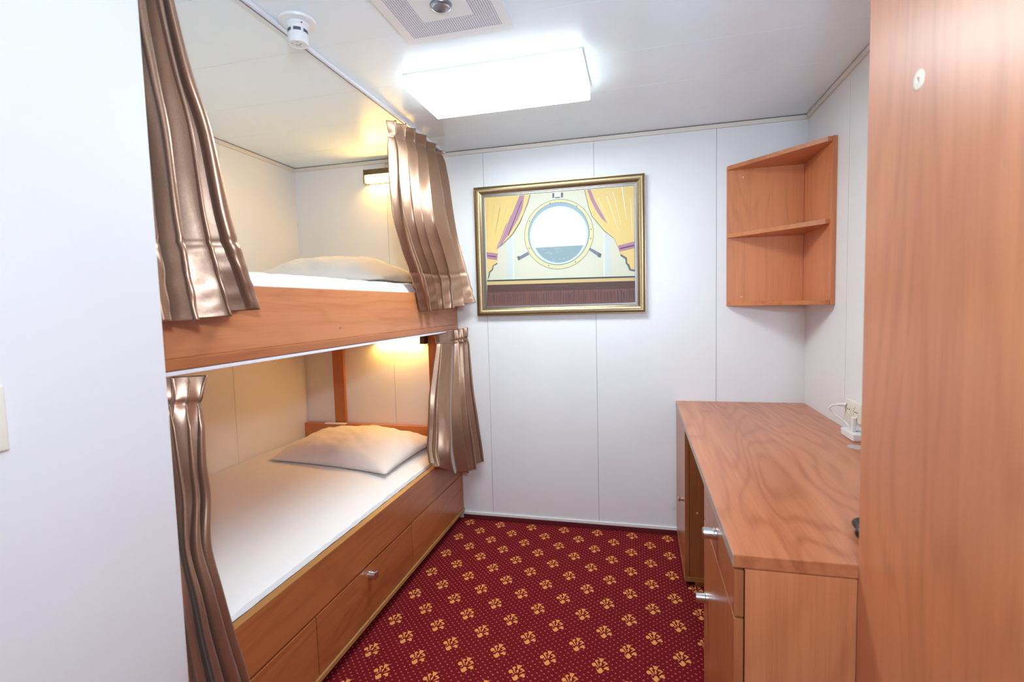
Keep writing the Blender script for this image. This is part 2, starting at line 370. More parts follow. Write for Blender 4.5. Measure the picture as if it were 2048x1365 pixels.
struct('wall_partition', B(0, 1.149, YF, -2.0, 0, H, bev=.002), WALL, 'plain white partition wall at the foot of the bunks', 'wall')
bm = bmesh.new()
cy = (-3.24, -2.91, -2.58, -2.25, -1.92, -1.588, -1.247, -.905, -.592, -.263)
e = [YF] + list(cy) + [0]
for i in range(len(e)-1):
    box(bm, -.06, W+.06, e[i]+(.0009 if i else 0), e[i+1]-(.0009 if i < len(e)-2 else 0), H, H+.03)
box(bm, -.06, W+.06, YF, .0, H+.0012, H+.05, mi=1)
struct('ceiling', bm, (CEIL, SEAMC), 'white panelled cabin ceiling', 'ceiling')

# carpet with woven motifs
MP = [ [(-70,-200),(-38,-182),(0,-192),(40,-182),(80,-200),(42,-110),(26,-102),(22,-78),(-12,-78),(-18,-102),(-36,-110)],
       [(-30,-40),(0,-80),(30,-40),(14,6),(-12,6)],
       [(-165,-88),(-150,-120),(-108,-138),(-62,-112),(-76,-96),(-108,-94),(-72,-50),(-30,30),(-46,34),(-92,-26),(-130,-64)],
       [(55,-96),(72,-112),(118,-112),(182,-72),(196,-62),(140,-32),(108,0),(74,18),(60,14),(92,-18),(132,-52),(118,-76),(84,-78),(62,-70)],
       [(-238,-4),(-222,-36),(-180,-50),(-136,-34),(-118,0),(-60,50),(-58,68),(-88,56),(-130,22),(-158,46),(-190,50),(-226,28)],
       [(84,72),(120,34),(160,6),(202,22),(234,62),(240,84),(222,90),(196,108),(172,92),(140,80),(104,88)],
       [(-112,112),(-70,126),(-44,112),(-28,70),(4,58),(42,72),(56,108),(80,122),(104,116),(66,160),(46,190),(2,206),(-40,192),(-62,172)] ]
bm = bmesh.new()
box(bm, -.06, W+.06, YF, .06, -.06, 0)
for i in range(-14, 11):
    for j in range(-28, 12):
        if (i+j) % 2: continue
        cx, cyy = 2.060 + .0943*i, -1.016 + .0955*j
        if not (BX-.03 < cx < W-.04 and YF+.05 < cyy < -.045): continue
        if cyy > -1.75 and cx > 2.62: continue
        for poly in MP:
            vs = [bm.verts.new((cx + p*.063/480, cyy - q*.080/410, .0012)) for p, q in poly]
            f = bm.faces.new(vs); f.material_index = 1
            if f.normal.z < 0 or f.calc_center_median() and (f.normal_update() or f.normal.z < 0): f.normal_flip()
fl = struct('floor', bm, (CARPET, MOTIF), 'dark red carpet with orange flower motifs', 'carpet')

# trims
def along_x(x0, x1, z0, z1, t): return B(x0, x1, -t, 0, z0, z1, bev=.0015)
bm = along_x(0, W, 2.164, 2.1845, .011); box(bm, 0, W, -.006, 0, 2.1845, H, mi=1); struct('trim_1', bm, (CREAM, DARKGAP), 'cream moulding under the ceiling on the back wall', 'moulding')
bm = B(0, .011, -2.0, -.012, 2.164, 2.1845, bev=.0015); box(bm, 0, .006, -2.0, -.012, 2.1845, H, mi=1); struct('trim_2', bm, (CREAM, DARKGAP), 'cream moulding under the ceiling above the bunks', 'moulding')
bm = B(W-.011, W, YF, -.012, 2.164, 2.1845, bev=.0015); box(bm, W-.006, W, YF, -.012, 2.1845, H, mi=1); struct('trim_3', bm, (CREAM, DARKGAP), 'cream moulding under the ceiling on the right wall', 'moulding')
bm = B(BX, W, -.010, 0, 0, .026, bev=.002); struct('trim_4', bm, SKIRT, 'dark red carpet skirting at the back wall', 'skirting')
bm = B(BX, W, -.007, 0, .026, .043, bev=.002); struct('baseboard_back', bm, ALU, 'bright metal strip above the carpet on the back wall', 'baseboard')

# ------------------------------------------------------------------ bunk bed
bed = thing('bunk_bed', 'built-in cherry wood bunk bed with drawers below, against the left wall', 'bunk bed', (.53, -1.0, 0))
T = .026
up_ = obj('upper_side_board', B(BX-T, BX, -1.998, -.001, 1.185, 1.362, bev=.002), WY, bed)
obj('lower_edge_strip', B(BX-T, BX+.002, -1.998, -.001, 1.156, 1.185, bev=.003), WY_SHADE, up_)
obj('screw_cap', lathe([(0, .0015), (.0045, .0012), (.0055, 0)], (BX, -1.22, 1.225), (1, 0, 0), 16), CAPB, up_)
obj('screw_cap', lathe([(0, .0015), (.0045, .0012), (.0055, 0)], (BX, -.42, 1.205), (1, 0, 0), 16), CAPB, up_)
obj('upper_base_panel', B(.002, BX-T-.001, -1.998, -.001, 1.160, 1.195), WY, bed)
ls = obj('lower_side_board', B(BX-T, BX, -1.998, -.030, .280, .444, bev=.001), WY_SHADE, bed)
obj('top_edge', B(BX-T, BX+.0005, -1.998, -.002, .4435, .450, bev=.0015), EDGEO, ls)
obj('panel', B(BX-T, BX, -.714, -.034, .068, .2755, bev=.0015), WY_SHADE, bed)
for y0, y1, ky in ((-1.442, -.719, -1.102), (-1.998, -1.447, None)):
    d = obj('drawer', B(BX-T, BX, y0, y1, .068, .2715, bev=.0015), WY_SHADE, bed)
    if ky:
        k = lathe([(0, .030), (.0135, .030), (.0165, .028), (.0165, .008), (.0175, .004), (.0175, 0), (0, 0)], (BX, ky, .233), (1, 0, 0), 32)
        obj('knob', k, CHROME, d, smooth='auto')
obj('plinth', B(BX-T-.04, BX-T-.012, -1.998, -.004, .0, .062), DARKGAP, bed)
obj('bottom_rail', B(BX-.034, BX+.007, -1.998, -.004, .047, .0645, bev=.002), EDGEO, bed)
obj('corner_post', B(BX-T-.01, BX, -.029, -.003, .0655, .4425, bev=.0015), WZ_SHADE, bed)
obj('carcass_board', B(BX-T-.02, BX-T-.003, -1.998, -.03, .064, .44), DARKGAP, bed)
obj('slatted_base', B(.002, BX-T-.022, -1.998, -.002, .28, .30), WY, bed)
obj('headboard', B(.002, BX-T-.004, -.040, -.002, .302, .5665, bev=.0015), WX, bed)
obj('headboard_post', B(.216, .292, -.022, -.001, .567, 1.159, bev=.001), WZ_SHADE, bed)
obj('headboard_post', B(.876, 1.034, -.024, -.001, .567, 1.159, bev=.001), WZ_SHADE, bed)

# mattresses: rounded slab with small sheet wrinkles
def mattress(name, x0, x1, y0, y1, z0, z1, label, seed, drop=.02, pull=.0):
    bm = bmesh.new(); nx, ny = 60, 110; R = .035
    top = []
    for j in range(ny+1):
        rowv = []
        for i in range(nx+1):
            u, v = i/nx, j/ny
            x = x0 + (x1-x0)*u; y = y0 + (y1-y0)*v
            dx = min(x-x0, x1-x); dy = min(y-y0, y1-y); d = min(dx, dy)
            z = z1
            if d < R: z -= R*(1-math.sqrt(max(0, 1-(1-d/R)**2)))
            z += .004*(noise.noise(Vector((x*3+seed, y*3, 0))))
            ed = max(0, 1-(x1-x)/.30)
            z += ed*.0065*noise.noise(Vector((x*9+y*10+seed, y*16, 3)))
            el = max(0, 1-(x-x0)/.25)
            z += el*.006*noise.noise(Vector((x*10, y*12+x*16, seed+5)))
            z -= drop*ed**1.5
            rowv.append(bm.verts.new((x, y, z)))
        top.append(rowv)
    for j in range(ny):
        for i in range(nx): bm.faces.new((top[j][i], top[j][i+1], top[j+1][i+1], top[j+1][i]))
    loop = top[0][:] + [r[-1] for r in top[1:]] + top[-1][-2::-1] + [r[0] for r in top[-2:0:-1]]
    low = [bm.verts.new((v.co.x, v.co.y, z0)) for v in loop]
    n = len(loop)
    for i in range(n): bm.faces.new((loop[i], low[i], low[(i+1) % n], loop[(i+1) % n]))
    bm.faces.new(low)
    bmesh.ops.recalc_face_normals(bm, faces=bm.faces)
    return tag(obj(name, bm, SHEET, smooth='auto', origin=((x0+x1)/2, (y0+y1)/2, z0)), label, 'mattress')
mattress('mattress', .004, BX-T-.006, -1.99, -.043, .302, .484, 'white sheeted mattress on the lower bunk', 1.3, .028)
mattress('mattress', .004, BX-T-.004, -1.99, -.004, 1.197, 1.418, 'white sheeted mattress on the upper bunk above the board', 7.7, .012)

def pillow(name, corners, zb, h, label, seed, lift=0, tip=None):
    """corners: front-left, front-right, back-right, back-left in (x, y)"""
    bm = bmesh.new(); n = 56
    C0 = [Vector((*c, 0)) for c in corners]
    def P(u, v, s):
        # pulled-in sides, pointed corners
        a, b = u*2-1, v*2-1
        uu = .5 + .5*a*(1-.055*(1-b*b)); vv = .5 + .5*b*(1-.075*(1-a*a))
        p = (C0[0]*(1-uu) + C0[1]*uu)*(1-vv) + (C0[3]*(1-uu) + C0[2]*uu)*vv
        k = (max(0, 1-abs(a)**2.3)**.62)*(max(0, 1-abs(b)**2.3)**.62)
        z = .010 + lift*vv
        wr = .014*noise.noise(Vector((p.x*6+seed, p.y*6, 0))) + .009*noise.noise(Vector((p.x*13+p.y*16, p.y*5-p.x*5, seed))) + .004*noise.noise(Vector((p.x*30-p.y*14, p.y*18+p.x*12, seed)))
        edge = min(1, k*2.2)
        if s > 0: z = z + h*k + wr*edge
        else: z = max(.0015, .010 + lift*vv - .012*k)
        return Vector((p.x, p.y, zb+z))
    T_ = [[bm.verts.new(P(i/n, j/n, 1)) for i in range(n+1)] for j in range(n+1)]
    L_ = [[(T_[j][i] if i in (0, n) or j in (0, n) else bm.verts.new(P(i/n, j/n, -1))) for i in range(n+1)] for j in range(n+1)]
    for j in range(n):
        for i in range(n):
            bm.faces.new((T_[j][i], T_[j][i+1], T_[j+1][i+1], T_[j+1][i]))
            try: bm.faces.new((L_[j][i], L_[j+1][i], L_[j+1][i+1], L_[j][i+1]))
            except ValueError: pass
    bmesh.ops.recalc_face_normals(bm, faces=bm.faces)
    c = sum(C0, Vector())/4
    return tag(obj(name, bm, PILLOW, smooth=True, origin=(c.x, c.y, zb)), label, 'pillow')
p1 = pillow('pillow', ((.165, -.575), (.925, -.69), (.965, -.075), (.12, -.06)), .483, .120, 'plump white pillow on the lower bunk against the headboard', 2.1, .012)
pillow('pillow', ((.02, -.62), (.92, -.62), (.94, -.05), (.03, -.03)), 1.4225, .152, 'white pillow on the upper bunk under the reading light', 5.4, .0)
bm = bmesh.new(); box(bm, .165, .31, -.066, -.036, .5675, .5745, bev=.003)
fl_ = obj('pillowcase_flap', bm, SHEET, p1)

# ------------------------------------------------------------------ curtains
def cr(a, t):
    """Catmull-Rom through the rows of array a at t in [0, 1]"""
    n = len(a)-1; x = min(max(t, 0), 1)*n; i = min(int(x), n-1); f = x-i
    p0, p1, p2, p3 = a[max(i-1, 0)], a[i], a[i+1], a[min(i+2, n)]
    return .5*(2*p1 + (p2-p0)*f + (2*p0-5*p1+4*p2-p3)*f*f + (3*p1-p0-3*p2+p3)*f**3)
def curtain(name, rows, folds, amp0, amp1, label, seed, hem=None, side=1, sharp=1.0, widths=None, lean=.45):
    rnd = random.Random(seed)
    R_ = [np.array(r, float) for r in rows]; nr = len(R_)
    K = 9
    RR = np.array([[cr(r, s) for s in np.linspace(0, 1, K)] for r in R_])      # rows x K x 3
    NS, NT = folds*26, 130
    cut = np.cumsum([0] + (widths or [rnd.uniform(.72, 1.3) for _ in range(folds)])); cut = cut/cut[-1]
    wts = [rnd.uniform(.75, 1.15) for _ in range(folds+1)]
    zt = [r[:, 2].mean() for r in R_]; ztop, zbot = zt[0], zt[-1]
    def tz(z):  # row parameter by mean height, so rows keep their real spacing
        for i in range(nr-1):
            if zt[i] >= z >= zt[i+1]: return (i + (zt[i]-z)/max(1e-6, zt[i]-zt[i+1]))/(nr-1)
        return 1.0
    bm = bmesh.new(); grid = []
    for b in range(NT+1):
        h = b/NT; t = tz(ztop + (zbot-ztop)*h)
        line = cr(RR, t)
        d = line[-1]-line[0]; d[2] = 0; d /= (np.linalg.norm(d)+1e-9)
        nrm = np.array([d[1], -d[0], 0.0])*side
        amp = amp0 + (amp1-amp0)*min(1, h*1.25)
        gather = .45 + .55*min(1, abs(h-.075)/.06) if h < .14 else 1.0
        rowv = []
        for a in range(NS+1):
            s = a/NS
            sw = s + .018*math.sin(6*h+seed+s*5)*min(1, h*2)*math.sin(math.pi*s)
            k = 0
            while k < folds-1 and sw > cut[k+1]: k += 1
            f = (sw-cut[k])/(cut[k+1]-cut[k]); th = 2*math.pi*(k+f)
            w = wts[k]*(1-f) + wts[k+1]*f
            prof = .62*(2*abs(math.sin(th/2))**sharp - 1) - .38*math.cos(th)
            off = amp*w*gather*prof
            slide = lean*amp*math.sin(th)*(1+.35*math.sin(3*h+k*1.7)) - .10*amp*math.sin(2*th)
            nz_ = .006*noise.noise(Vector((s*5+seed, h*2.5, 1.7)))*min(1, h*3) + .0016*noise.noise(Vector((s*26+seed, h*7, 8.1)))
            if hem and h > hem:
                q = (h-hem)/(1-hem); off += .0016*min(1, q*60) + .008*math.sin(q*math.pi)*noise.noise(Vector((s*11, seed, 2)))
                nz_ += .006*noise.noise(Vector((s*14+q*3, q*4, seed+9)))*math.sin(q*math.pi)
            if hem: off -= .0035*math.exp(-((h-hem)/.009)**2)
            if h < .07: off += .003
            off -= .003*math.exp(-((h-.075)/.008)**2)
            p = cr(line, s) + nrm*(off+nz_) + d*slide
            p[1] = min(p[1], -.016); p[2] = min(p[2], H-.0155)
            for zc in ((1.385,) if ztop > 1.5 else (.465,)):       # stays outside the board it hangs over
                if p[2] < zc: p[0] = max(p[0], BX+.0035+.25*max(0, p[0]-BX+.02))
            if ztop < 1.5 and p[0] < BX+.006: p[2] = min(p[2], 1.143)
            rowv.append(bm.verts.new(p))
        grid.append(rowv)
    for b in range(NT):
        for a in range(NS): bm.faces.new((grid[b][a], grid[b][a+1], grid[b+1][a+1], grid[b+1][a]))
    bmesh.ops.recalc_face_normals(bm, faces=bm.faces)
    top = R_[0].mean(axis=0)
    o = tag(obj(name, bm, SATIN, smooth=True, origin=tuple(top)), label, 'curtain', 'satin bunk curtains')
    sm = o.modifiers.new('thickness', 'SOLIDIFY'); sm.thickness = .0016; sm.offset = 0
    return o
curtain('curtain', D['UR'], 6, .022, .034, 'bronze satin curtain gathered at the pillow end of the upper bunk, beside the painting', 3, hem=.80, sharp=.85)
curtain('curtain', D['LR'], 5, .014, .032, 'bronze satin curtain at the pillow end of the lower bunk, hanging beside its reading light', 8, sharp=.8, widths=[.55, 1.7, .7, .8, .8])
curtain('curtain', D['UL'], 4, .022, .040, 'mauve satin curtain of the upper bunk hanging down beside the white partition', 12, hem=.81, sharp=.85)
curtain('curtain', D['LL'], 5, .016, .036, 'satin curtain of the lower bunk falling past the mattress beside the white partition', 33, sharp=.85)
bm = B(1.005, 1.030, -1.99, -.02, H-.013, H-.0005, bev=.002)
box(bm, 1.0155, 1.0195, -1.985, -.025, H-.0145, H-.0125, mi=1)
tag(obj('curtain_rail', bm, (RAILW, GREYP), origin=(1.017, -1, H)), 'white curtain rail running across the ceiling above the upper bunk', 'curtain rail', 'curtain rails')
tag(obj('curtain_rail', B(BX-.030, BX+.001, -1.995, -.03, 1.1455, 1.1552, bev=.0015), RAILW, origin=(BX, -1, 1.155)), 'thin white curtain rail under the upper bunk board', 'curtain rail', 'curtain rails')

# ------------------------------------------------------------------ lights of the room
cl = thing('ceiling_lamp', 'glowing white rectangular ceiling lamp above the floor', 'lamp', (1.58, -.825, H))
obj('lamp_base', B(1.235, 1.925, -.985, -.660, H-.014, H-.0005, bev=.003), WHITEP, cl)
bm = B(1.240, 1.920, -.990, -.655, H-.058, H-.0145, bev=.008, seg=3)
for f in bm.faces:
    f.normal_update(); f.material_index = 0 if f.normal.z < -.5 else 1
obj('lamp_diffuser', bm, (LAMP, LAMPSIDE), cl)
def reading_lamp(x0, x1, z0, z1, label):
    t = thing('reading_lamp', label, 'reading lamp', ((x0+x1)/2, 0, (z0+z1)/2), 'bunk reading lamps')
    zm = z0 + (z1-z0)*.60
    obj('lamp_housing', B(x0+.008, x1-.008, -.055, -.001, zm, z1, bev=.002), BRONZE, t)
    obj('back_plate', B(x0+.008, x1-.008, -.012, -.001, z0+.004, zm), BRONZE, t)
    obj('light_tube', B(x0+.010, x1-.010, -.050, -.0125, z0+.005, zm-.0005, bev=.006), WARM, t)
    for a, b in ((x0, x0+.008), (x1-.030, x1)):
        obj('end_cap', B(a, b, -.058, -.001, z0, z1+.001, bev=.002), BRONZE, t)
    return t
reading_lamp(.514, .868, 2.042, 2.122, 'dark bronze reading lamp lit above the upper bunk pillow')
reading_lamp(.510, .866, 1.072, 1.144, 'dark bronze reading lamp lit under the upper bunk, above the lower pillow')

# ------------------------------------------------------------------ smoke detector, air vent
DC = (1.088, -1.412)
sd = thing('smoke_detector', 'round white smoke detector on the ceiling beside the curtain rail', 'smoke detector', (*DC, H))
obj('base_ring', lathe([(0, -.012), (.034, -.012), (.037, -.012), (.040, -.010), (.047, -.010), (.054, -.008), (.056, -.003), (.055, -.0003), (0, -.0003)], (*DC, H), n=56), WHITEP, sd, smooth='auto')
hb = obj('sensor_head', lathe([(.036, -.0125), (.036, -.018), (.030, -.024), (.0285, -.030), (.0285, -.0415), (.0305, -.043), (.0305, -.068), (.029, -.072), (.0255, -.073), (.0245, -.0715), (0, -.0715)], (*DC, H), n=56), WHITEP, sd, smooth='auto')
for k in range(6):
    a0 = math.radians(60*k - 80)
    bm = bmesh.new(); vs = []
    for i in range(9):
        a = a0 + math.radians(44)*i/8
        vs.append((bm.verts.new((DC[0]+.0291*math.cos(a), DC[1]+.0291*math.sin(a), H-.031)), bm.verts.new((DC[0]+.0291*math.cos(a), DC[1]+.0291*math.sin(a), H-.0405))))
    for p, q in zip(vs, vs[1:]): bm.faces.new((p[0], p[1], q[1], q[0]))
    bmesh.ops.solidify(bm, geom=bm.faces[:], thickness=.0004)
    obj('vent_slot', bm, GREYP, hb)
bm = lathe([(0, -.0024), (.0022, -.002), (.003, 0)], (DC[0]+.0345*math.cos(-.6), DC[1]+.0345*math.sin(-.6), H-.0185), n=16)
obj('indicator_light', bm, RED, hb)
bm = bmesh.new()
for (a, b, c, d) in ((-.012, -.006, .004, .006), (-.004, .001, .002, .005), (.003, .008, -.001, .002), (.009, .013, -.004, -.001), (-.010, .0, -.003, -.0015), (-.016, -.008, -.013, -.012), (.001, .012, -.0155, -.0142), (-.004, .004, .0085, .010)):
    box(bm, DC[0]+a, DC[0]+b, DC[1]+c, DC[1]+d, H-.0719, H-.0716)
obj('printed_marks', bm, GREYP, hb)
vx0, vx1, vy0, vy1 = 1.365, 1.727, -1.557, -1.195
av = thing('air_vent', 'square perforated white air vent with a round dial in the ceiling', 'vent', ((vx0+vx1)/2, (vy0+vy1)/2, H))
bm = bmesh.new(); fw = .030
box(bm, vx0, vx1, vy0, vy0+fw, H-.010, H-.0005, bev=.002); box(bm, vx0, vx1, vy1-fw, vy1, H-.010, H-.0005, bev=.002)
box(bm, vx0, vx0+fw, vy0+fw, vy1-fw, H-.010, H-.0005); box(bm, vx1-fw, vx1, vy0+fw, vy1-fw, H-.010, H-.0005)
obj('vent_frame', bm, WHITEP, av)
obj('perforated_plate', B(vx0+fw, vx1-fw, vy0+fw, vy1-fw, H-.009, H-.002), PERF, av)
mx_, my_ = (vx0+vx1)/2, (vy0+vy1)/2
cp = obj('centre_plate', B(mx_-.082, mx_+.082, my_-.072, my_+.072, H-.011, H-.0092, bev=.0008), WHITEP, av)
obj('dial', lathe([(0, -.004), (.018, -.004), (.026, -.008), (.031, -.006), (.033, 0), (0, 0)], (mx_+.005, my_-.002, H-.0111), n=40), DIAL, cp, smooth='auto')

# ------------------------------------------------------------------ painting
FX0, FX1, FZ0, FZ1 = 1.195, 2.146, 1.231, 1.967
FC = Vector((1.6705, 0, 1.5985))
pic = thing('painting', 'gold framed painting of a porthole with yellow curtains on the back wall', 'painting', FC)
def frame_ring(prof):
    """prof: list of (inset from the outer edge, depth from the wall); mitred corners"""
    bm = bmesh.new(); rings = []
    for i, dpt in prof:
        rings.append([bm.verts.new(p) for p in ((FX0+i, -dpt, FZ0+i), (FX1-i, -dpt, FZ0+i), (FX1-i, -dpt, FZ1-i), (FX0+i, -dpt, FZ1-i))])
    for a, b in zip(rings, rings[1:]):
        for k in range(4): bm.faces.new((a[k], a[(k+1) % 4], b[(k+1) % 4], b[k]))
    bmesh.ops.recalc_face_normals(bm, faces=bm.faces)
    return bm
obj('outer_lip', frame_ring([(0, .001), (0, .028), (.001, .032), (.003, .032), (.004, .030)]), GOLD, pic, smooth='auto')
obj('frame_moulding', frame_ring([(.004, .030), (.007, .034), (.012, .0365), (.018, .0365), (.026, .033), (.034, .0275), (.040, .024), (.043, .0225)]), GOLD, pic, smooth='auto')
obj('inner_lip', frame_ring([(.043, .0225), (.044, .0245), (.046, .0245), (.047, .021), (.049, .0225), (.051, .0225), (.052, .0195), (.055, .0195), (.057, .0165), (.057, .010)]), SILVER, pic, smooth='auto')
PC = dict(cream=(.58, .57, .45), pale=(.52, .56, .54), line=(.62, .66, .50), ring=(.60, .56, .30), dk=(.10, .12, .15), blue=(.26, .35, .42),
          paleb=(.55, .65, .72), glass=(.68, .71, .71), sea=(.22, .31, .34), white=(.72, .73, .66), steel=(.16, .18, .24), yel=(.68, .49, .18), yel2=(.70, .50, .12),
          pur=(.36, .19, .27), purd=(.12, .04, .08), wood1=(.085, .040, .032), wood2=(.165, .068, .052), gold=(.56, .42, .18), ink=(.03, .03, .05))
PN = list(PC); PM = [plain('paint_'+k, v, .6) for k, v in PC.items()]
bm = bmesh.new(); layer = [0]
def lay(pts, key, lift=None):
    layer[0] += 1 if lift is None else 0
    y = -.0145 - .00008*layer[0]
    vs = [bm.verts.new((FC.x+x, y, FC.z+z)) for x, z in pts]
    f = bm.faces.new(vs); f.material_index = PN.index(key); f.normal_update()
    if f.normal.y > 0: f.normal_flip()
def ell(k): 
    q = D['P'][k]; cx = (q[1][0]+q[2][0])/2; cz = (q[3][1]+q[4][1])/2; r = ((q[2][0]-q[1][0])/2, (q[3][1]-q[4][1])/2)
    return cx, cz, r[0], r[1]
def ring_pts(k, s=1.0, n=64):
    cx, cz, a, b = ell(k); return [(cx+a*s*math.cos(2*math.pi*i/n), cz+b*s*math.sin(2*math.pi*i/n)) for i in range(n)]
def clipx(pts, x): return pts
hw, hh = (FX1-FX0)/2-.056, (FZ1-FZ0)/2-.056
box(bm, FC.x-hw-.004, FC.x+hw+.004, -.0145, -.004, FC.z-hh-.004, FC.z+hh+.004, mi=PN.index('cream'))
P_ = {k: [(min(max(x, -hw), hw), min(max(z, -hh), hh)) for x, z in v] for k, v in D['P'].items()}
for k, c in (('panelL', 'pale'), ('lineL', 'line'), ('panelR', 'pale'), ('lineR', 'line'), ('ear1', 'dk'), ('ear2', 'dk'), ('hinge', 'white'), ('hingeb', 'dk')):
    lay(P_[k], c)
lay(ring_pts('ringc', 1.012), 'dk'); lay(ring_pts('ringc'), 'ring')
rnd = random.Random(4)
cx, cz, ra, rb = ell('ringc')
layer[0] += 1
for i in range(22):
    a = 2*math.pi*i/22 + .1; x, z = cx+.945*ra*math.cos(a), cz+.945*rb*math.sin(a); s = .0028
    lay([(x-s, z-s), (x+s, z-s), (x+s, z+s), (x-s, z+s)], 'line' if i % 3 else 'dk', 0)
lay(ring_pts('innerc', 1.012), 'dk'); lay(ring_pts('innerc'), 'blue'); lay(ring_pts('paleg'), 'paleb'); lay(ring_pts('glass'), 'glass')
gx, gz, ga, gb = ell('glass'); (sx0, sz0), (sx1, sz1) = D['P']['sea']
zs = (sz0+sz1)/2 - gz
a0 = math.asin(max(-1, min(1, zs/gb)))
lay([(gx+ga*math.cos(a), gz+gb*math.sin(a)) for a in np.linspace(math.pi-a0, 2*math.pi+a0, 40)], 'sea')
layer[0] += 1
for i in range(26):
    z = gz + zs - rnd.uniform(.004, .085); half = ga*math.sqrt(max(.01, 1-((z-gz)/gb)**2))*.8; x = gx + rnd.uniform(-half, half*.7); l = rnd.uniform(.01, .03)
    if abs(x+l-gx) < half: lay([(x, z), (x+l, z+.0005), (x+l, z+.0014), (x, z+.0012)], rnd.choice(('blue', 'pale')), 0)
for k, c in (('dogL', 'steel'), ('dogLc', 'dk'), ('dogR', 'steel'), ('dogRc', 'dk'), ('curLedge', 'dk'), ('curRedge', 'dk'), ('curL', 'yel'), ('curR', 'yel'), ('bandL', 'pur'), ('bandR', 'pur'), ('stL', 'purd')): lay(P_[k], c)
layer[0] += 1
def foldlines(top, bot, n, key):
    for i in range(n):
        f = (i+.5)/n + rnd.uniform(-.03, .03); s0 = rnd.uniform(0, .25); s1 = rnd.uniform(.6, 1)
        a = [top[0][q]*(1-f)+top[1][q]*f for q in (0, 1)]; b = [bot[0][q]*(1-f)+bot[1][q]*f for q in (0, 1)]
        p = [a[q]*(1-s0)+b[q]*s0 for q in (0, 1)]; r = [a[q]*(1-s1)+b[q]*s1 for q in (0, 1)]
        w = rnd.uniform(.0008, .0022)
        lay([(p[0]-w, p[1]), (p[0]+w, p[1]), (r[0]+w*.4, r[1]), (r[0]-w*.4, r[1])], key, 0)
L0 = P_['curL']; R0 = P_['curR']; bl = P_['bandL']; br = P_['bandR']
foldlines((L0[0], bl[0]), (P_['tieLe'][0], P_['tieLe'][1]), 13, 'yel2'); foldlines((L0[0], bl[0]), (P_['tieLe'][0], P_['tieLe'][1]), 5, 'gold')
foldlines((br[1], R0[1]), (P_['tieRe'][0], P_['tieRe'][1]), 15, 'yel2'); foldlines((br[1], R0[1]), (P_['tieRe'][0], P_['tieRe'][1]), 5, 'white')
for k, c in (('frL', 'dk'), ('frR', 'dk'), ('tieLe', 'yel'), ('tieLf', 'yel'), ('tieL', 'pur'), ('stTL', 'purd'), ('tieRe', 'yel'), ('tieRf', 'yel'), ('tieR', 'pur'), ('stTR', 'purd'),
             ('sill3', 'wood2'), ('sill2', 'wood1'), ('sill1', 'gold'), ('sill0', 'ink')): lay(P_[k], c)
layer[0] += 1
s3 = P_['sill3']
for i in range(120):
    f = (i + rnd.random())/120; x = s3[0][0]*(1-f)+s3[1][0]*f; zt_ = s3[0][1]*(1-f)+s3[1][1]*f; zb_ = max(-hh, s3[3][1]*(1-f)+s3[2][1]*f)
    w = rnd.uniform(.0005, .0017); t0 = rnd.uniform(0, .25); t1 = rnd.uniform(.7, 1)
    lay([(x-w, zt_+(zb_-zt_)*t0), (x+w, zt_+(zb_-zt_)*t0), (x+w*.6+.001, zt_+(zb_-zt_)*t1), (x-w*.6+.001, zt_+(zb_-zt_)*t1)], 'ink' if i % 4 else 'wood1', 0)
s2 = P_['sill2']
for i in range(16):
    f = rnd.uniform(0, .85); l = rnd.uniform(.05, .15); g = rnd.uniform(.1, .9); za = s2[0][1]+(s2[3][1]-s2[0][1])*g; zb2 = s2[1][1]+(s2[2][1]-s2[1][1])*g
    x0_ = s2[0][0]*(1-f)+s2[1][0]*f; x1_ = s2[0][0]*(1-f-l)+s2[1][0]*(f+l); z0_ = za*(1-f)+zb2*f; z1_ = za*(1-f-l)+zb2*(f+l)
    lay([(x0_, z0_), (x1_, z1_), (x1_, z1_+.0014), (x0_, z0_+.001)], rnd.choice(('wood2', 'ink', 'wood2')), 0)
obj('canvas', bm, PM, pic)

# ------------------------------------------------------------------ corner shelf
cs = thing('corner_shelf', 'cherry wood corner shelf hung on the back and right walls above the desk', 'shelf', (W-.19, -.15, 1.254))
XS = 2.551
obj('back_panel', B(XS, W-.019, -.018, -.0005, 1.2555, 1.9645, bev=.0006), WZ, cs)
obj('side_panel', B(W-.0185, W-.0005, -.395, -.0005, 1.2545, 1.9655, bev=.0006), WZ, cs)
for z0, z1, yr in ((1.945, 1.9645, -.392), (1.603, 1.623, -.372), (1.2555, 1.2755, -.392)):
    obj('shelf', prism([(XS+.001, -.0185), (W-.019, -.0185), (W-.019, yr), (W-.036, yr), (XS+.001, -.026)], z0, z1, bev=.0008), WX, cs)
for x, z in ((XS+.075, 1.905), (XS+.07, 1.30)):
    obj('screw_cap', lathe([(0, .001), (.003, .0008), (.004, 0)], (x, -.018, z), (0, -1, 0), 12), CAPW, cs)

# ------------------------------------------------------------------ desk
YD = -1.728
dk = thing('desk', 'cherry wood desk with drawer pedestals along the right wall', 'desk', (2.61, -.86, 0))
tt = obj('tabletop', B(DX-.001, W-.001, YD, -.001, .7215, .750, bev=.002), wood('cherry_desk_top', 1, (.57, .200, .082), (.38, .108, .038), fig=1.15, rw=.24), dk)
obj('front_edge', B(DX-.0022, DX-.0008, YD+.002, -.002, .7235, .748), plain('worn_edge', (.42, .31, .25), .4), tt)
obj('grommet', lathe([(0, .0022), (.026, .0022), (.030, .001), (.030, 0), (0, 0)], (2.858, -.828, .750), n=36), plain('silver_cap', (.62, .60, .60), .35, .6), tt)
